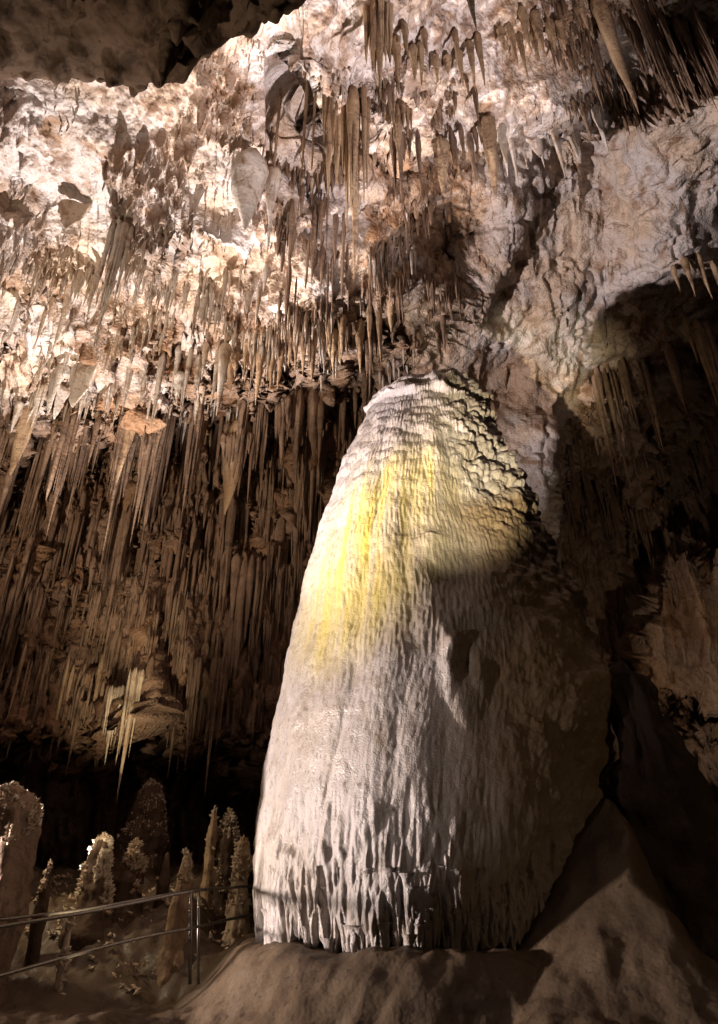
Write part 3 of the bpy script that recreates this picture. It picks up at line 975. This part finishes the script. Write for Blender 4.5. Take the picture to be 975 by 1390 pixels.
# lower left mound lit from below the ledge, and the coral stalagmites above the path
stalagmite(18, 1066, 1330, 11.5, 96, 'brown', 'broad flat-topped stalagmite stump lit on top at the lower left margin', 3, 700, prof=[(-.3, 1.1), (0, 1.0), (.5, .98), (.8, 1.02), (.9, .95), (.97, .6), (1.0, 0)], coral_from=.72, csize=.05)
stalagmite(143, 1136, 1290, 13.0, 40, 'dark', 'largest dark stalagmite with a bright coral crust behind the handrail', 4, 900, coral_from=.2, csize=.06)
stalagmite(186, 1142, 1290, 13.4, 36, 'dark', 'dim coral-crusted stalagmite just right of the largest coral one', 5, 420, coral_from=.3, csize=.05)
stalagmite(228, 1156, 1290, 13.6, 15, 'dark', 'thin smooth dark stalagmite between two coral-crusted ones', 6)
stalagmite(253, 1158, 1295, 12.6, 27, 'tan', 'tan stalagmite with a coral crown standing behind the rail post', 7, 160, coral_from=.72, csize=.06)
stalagmite(331, 1138, 1290, 13.2, 26, 'coral', 'coral-crusted stalagmite peeking out at the left foot of the dome', 9, 420, coral_from=.2, csize=.045)
stalagmite(292, 1095, 1290, 15.0, 14, 'tan', 'slim stalagmite with a pale tip in the dark left of the dome', 10, 60, coral_from=.5)
stalagmite(312, 1100, 1290, 15.2, 44, 'dark', 'dark coral-covered mound in the gloom left of the dome', 12, 500, coral_from=.1, csize=.05)
stalagmite(97, 1243, 1345, 11.9, 11, 'coral', 'narrow bright stalagmite post just behind the lower handrail', 11, 120, coral_from=.3, csize=.05)
stalagmite(69, 1168, 1300, 12.4, 17, 'dark', 'thin dark stalagmite right of the broad stump', 13, 40, coral_from=.6)
stalagmite(4, 1185, 1300, 10.8, 14, 'brown', 'thin stalagmite at the very left margin in front of the stump', 14)
stalagmite(205, 1060, 1290, 16.5, 56, 'dark', 'dark coral-covered pillar deep behind the small stalagmites', 15, 500, coral_from=.1, csize=.05)

# dark column in front of the right foot of the dome
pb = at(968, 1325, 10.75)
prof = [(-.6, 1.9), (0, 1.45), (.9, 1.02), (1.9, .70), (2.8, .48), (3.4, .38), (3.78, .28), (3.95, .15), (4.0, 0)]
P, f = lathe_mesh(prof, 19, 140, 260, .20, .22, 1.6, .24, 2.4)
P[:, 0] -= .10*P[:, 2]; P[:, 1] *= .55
o = link('stalagmite', mesh_np('dark_column', P, f), M['shade_dark'], None, pb)
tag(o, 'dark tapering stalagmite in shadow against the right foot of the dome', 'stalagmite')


# ------------------------------------------------------------------ handrail
def tube(points, rad, seg=12):
    pts = [np.array(p, float) for p in points]
    V, Fs = [], []
    n = len(pts)
    for i, p in enumerate(pts):
        d = pts[min(i+1, n-1)]-pts[max(i-1, 0)]; d /= np.linalg.norm(d)
        ref = np.array([0, 0, 1.0]) if abs(d[2]) < .9 else np.array([1.0, 0, 0])
        a = np.cross(d, ref); a /= np.linalg.norm(a); b = np.cross(d, a)
        for k in range(seg):
            t = 2*math.pi*k/seg
            V.append(p+rad*(math.cos(t)*a+math.sin(t)*b))
    for i in range(n-1):
        for k in range(seg):
            k2 = (k+1) % seg
            Fs.append((i*seg+k, i*seg+k2, (i+1)*seg+k2, (i+1)*seg+k))
    for base in (0, (n-1)*seg):     # end caps
        V.append(pts[0] if base == 0 else pts[-1]); c = len(V)-1
        for k in range(seg):
            k2 = (k+1) % seg
            Fs.append((base+k2, base+k, c, c) if base == 0 else (base+k, base+k2, c, c))
    return np.array(V), Fs


def tube_obj(name, pts, rad, mat, parent, off):
    V, Fs = tube([np.array(p)-np.array(off) for p in pts], rad)
    me = bpy.data.meshes.new(name)
    me.from_pydata([tuple(v) for v in V], [], [tuple(dict.fromkeys(f)) for f in Fs])
    for p in me.polygons: p.use_smooth = True
    me.materials.append(mat)
    return link(name, me, None, parent)


def spline(pts, n=40):
    pts = np.array(pts, float); s = np.concatenate([[0], np.cumsum(np.linalg.norm(np.diff(pts, axis=0), axis=1))])
    q = np.linspace(0, s[-1], n)
    c = np.stack([np.interp(q, s, pts[:, i]) for i in range(3)], -1)
    for _ in range(6):
        c[1:-1] = (c[:-2]+2*c[1:-1]+c[2:])/4
    return c


def rail_pts(px):
    return [at(x, y, Y) for x, y, Y in px]


ro = at(262, 1330, 11.3)
rail = empty('handrail', ro, 'metal tube handrail rising along the path at the lower left', 'handrail')
tube_obj('top_rail', spline(rail_pts([(-260, 1300, 6.8), (-60, 1268, 8.0), (0, 1258, 8.5), (110, 1240, 9.4), (200, 1222, 10.5), (266, 1208, 11.4), (300, 1206, 12.2), (350, 1202, 13.4), (400, 1198, 14.5)]), 60), .021, M['steel'], rail, ro)
tube_obj('back_rail', spline(rail_pts([(-260, 1276, 8.0), (-60, 1255, 9.0), (0, 1249, 9.4), (60, 1241, 9.9), (110, 1236, 10.2), (200, 1219, 11.0), (270, 1207, 11.7)]), 50), .018, M['steel'], rail, ro)
tube_obj('lower_rail', spline(rail_pts([(-60, 1342, 8.0), (100, 1296, 9.4), (200, 1270, 10.5), (262, 1260, 11.3), (300, 1250, 12.2), (350, 1240, 13.4), (400, 1232, 14.5)]), 40), .020, M['steel'], rail, ro)
tube_obj('post', [at(259, 1210, 11.3), at(258, 1336, 11.3)], .024, M['steel'], rail, ro)
tube_obj('post', [at(270, 1209, 11.6), at(269, 1336, 11.6)], .022, M['steel'], rail, ro)


# ------------------------------------------------------------------ lamps of the show cave, and fills added to them
def spot(name, loc, target, power, col, angle, blend=.4, size=.12):
    l = bpy.data.lights.new(name, 'SPOT'); l.energy = power; l.color = col
    l.spot_size = R(angle); l.spot_blend = blend; l.shadow_soft_size = size
    o = bpy.data.objects.new(name, l); COL.objects.link(o)
    o.location = loc
    o.rotation_euler = (Vector(target)-Vector(loc)).to_track_quat('-Z', 'Y').to_euler()
    return o


WARM = (1.0, .80, .58)
NEUT = (1.0, .90, .84)
spot('key_floodlight', (-10.5, 9.7, -.4), (2.5, 10.2, 2.9), 7600, (1.0, .84, .76), 52, .45, .26)
spot('far_wall_fill', (-10.5, 6.3, -.4), (7.7, 13.8, 14.6), 17000, (1.0, .87, .86), 36, .8, .2)  # added lamp without a known source, brightens the far right wall
spot('yellow_spotlight', (-6.5, 4.5, -1.0), at(455, 775, 10.6), 3300, (1.0, .81, .27), 21, .9, .1)
spot('crown_spotlight', (-1.6, 2.2, -1.3), at(662, 612, 11.0), 11000, (1.0, .86, .58), 17, .95, .05)
spot('base_floodlight', (-8.0, 3.9, -1.3), at(500, 1000, 9.8), 1150, (1.0, .83, .75), 23, 1.0, .08)
spot('ceiling_floodlight', (-4.9, 13.0, -.2), (-5.0, 9.7, 13.0), 13000, (1.0, .90, .86), 74, .6, .12)
spot('roof_fill', (5.0, 5.0, -1.3), (.9, 7.4, 14.0), 13000, (1.0, .88, .90), 40, .8, .12)  # added lamp, brightens the dark top right of the ceiling
spot('back_lamp', (3.2, 16.2, .8), (.2, 14.9, 13.0), 2600, WARM, 40, .6, .12)
spot('wall_wash', (-7.5, 4.5, -1.2), at(190, 590, 14.0), 5600, (1.0, .80, .60), 50, .9, .12)
spot('overhang_fill', (-6.5, 2.0, -1.4), (-3.2, 4.3, 8.0), 1900, (1.0, .80, .62), 40, .9, .1)  # added fill, lifts the overhang out of black
spot('chamber_lamp', at(992, 925, 15.0), at(945, 960, 17.0), 260, WARM, 160, .5, .1)
spot('left_lamp', at(-45, 985, 12.2), at(90, 1100, 12.8), 260, (1.0, .80, .52), 80, .8, .08)
spot('path_uplight', at(60, 1430, 8.6), at(160, 1005, 14.0), 2600, (1.0, .82, .55), 24, 1.0, .06)
spot('alcove_fill', at(935, 1010, 14.0), at(850, 680, 17.5), 200, (1.0, .80, .74), 28, .8, .1)  # added fill for the rib and fringe under the arch
spot('flank_fill', (8.5, 3.0, 1.2), (3.1, 10.5, 1.2), 110, (1.0, .66, .36), 42, .8, .2)  # added fill for the apron and the dome's dim right flank

wd_ = bpy.data.worlds.new('World'); sc.world = wd_; wd_.use_nodes = True
bg = wd_.node_tree.nodes['Background']
bg.inputs[0].default_value = (1.0, .72, .5, 1); bg.inputs[1].default_value = .004

sc.view_settings.view_transform = 'Standard'
sc.view_settings.look = 'None'
sc.view_settings.exposure = .32
sc.view_settings.gamma = 1
try:
    sc.cycles.use_denoising = True
    sc.cycles.denoiser = 'OPENIMAGEDENOISE'
except Exception:
    pass
sc.cycles.max_bounces = 6
sc.cycles.diffuse_bounces = 3
sc.cycles.glossy_bounces = 2
sc.cycles.sample_clamp_indirect = 4
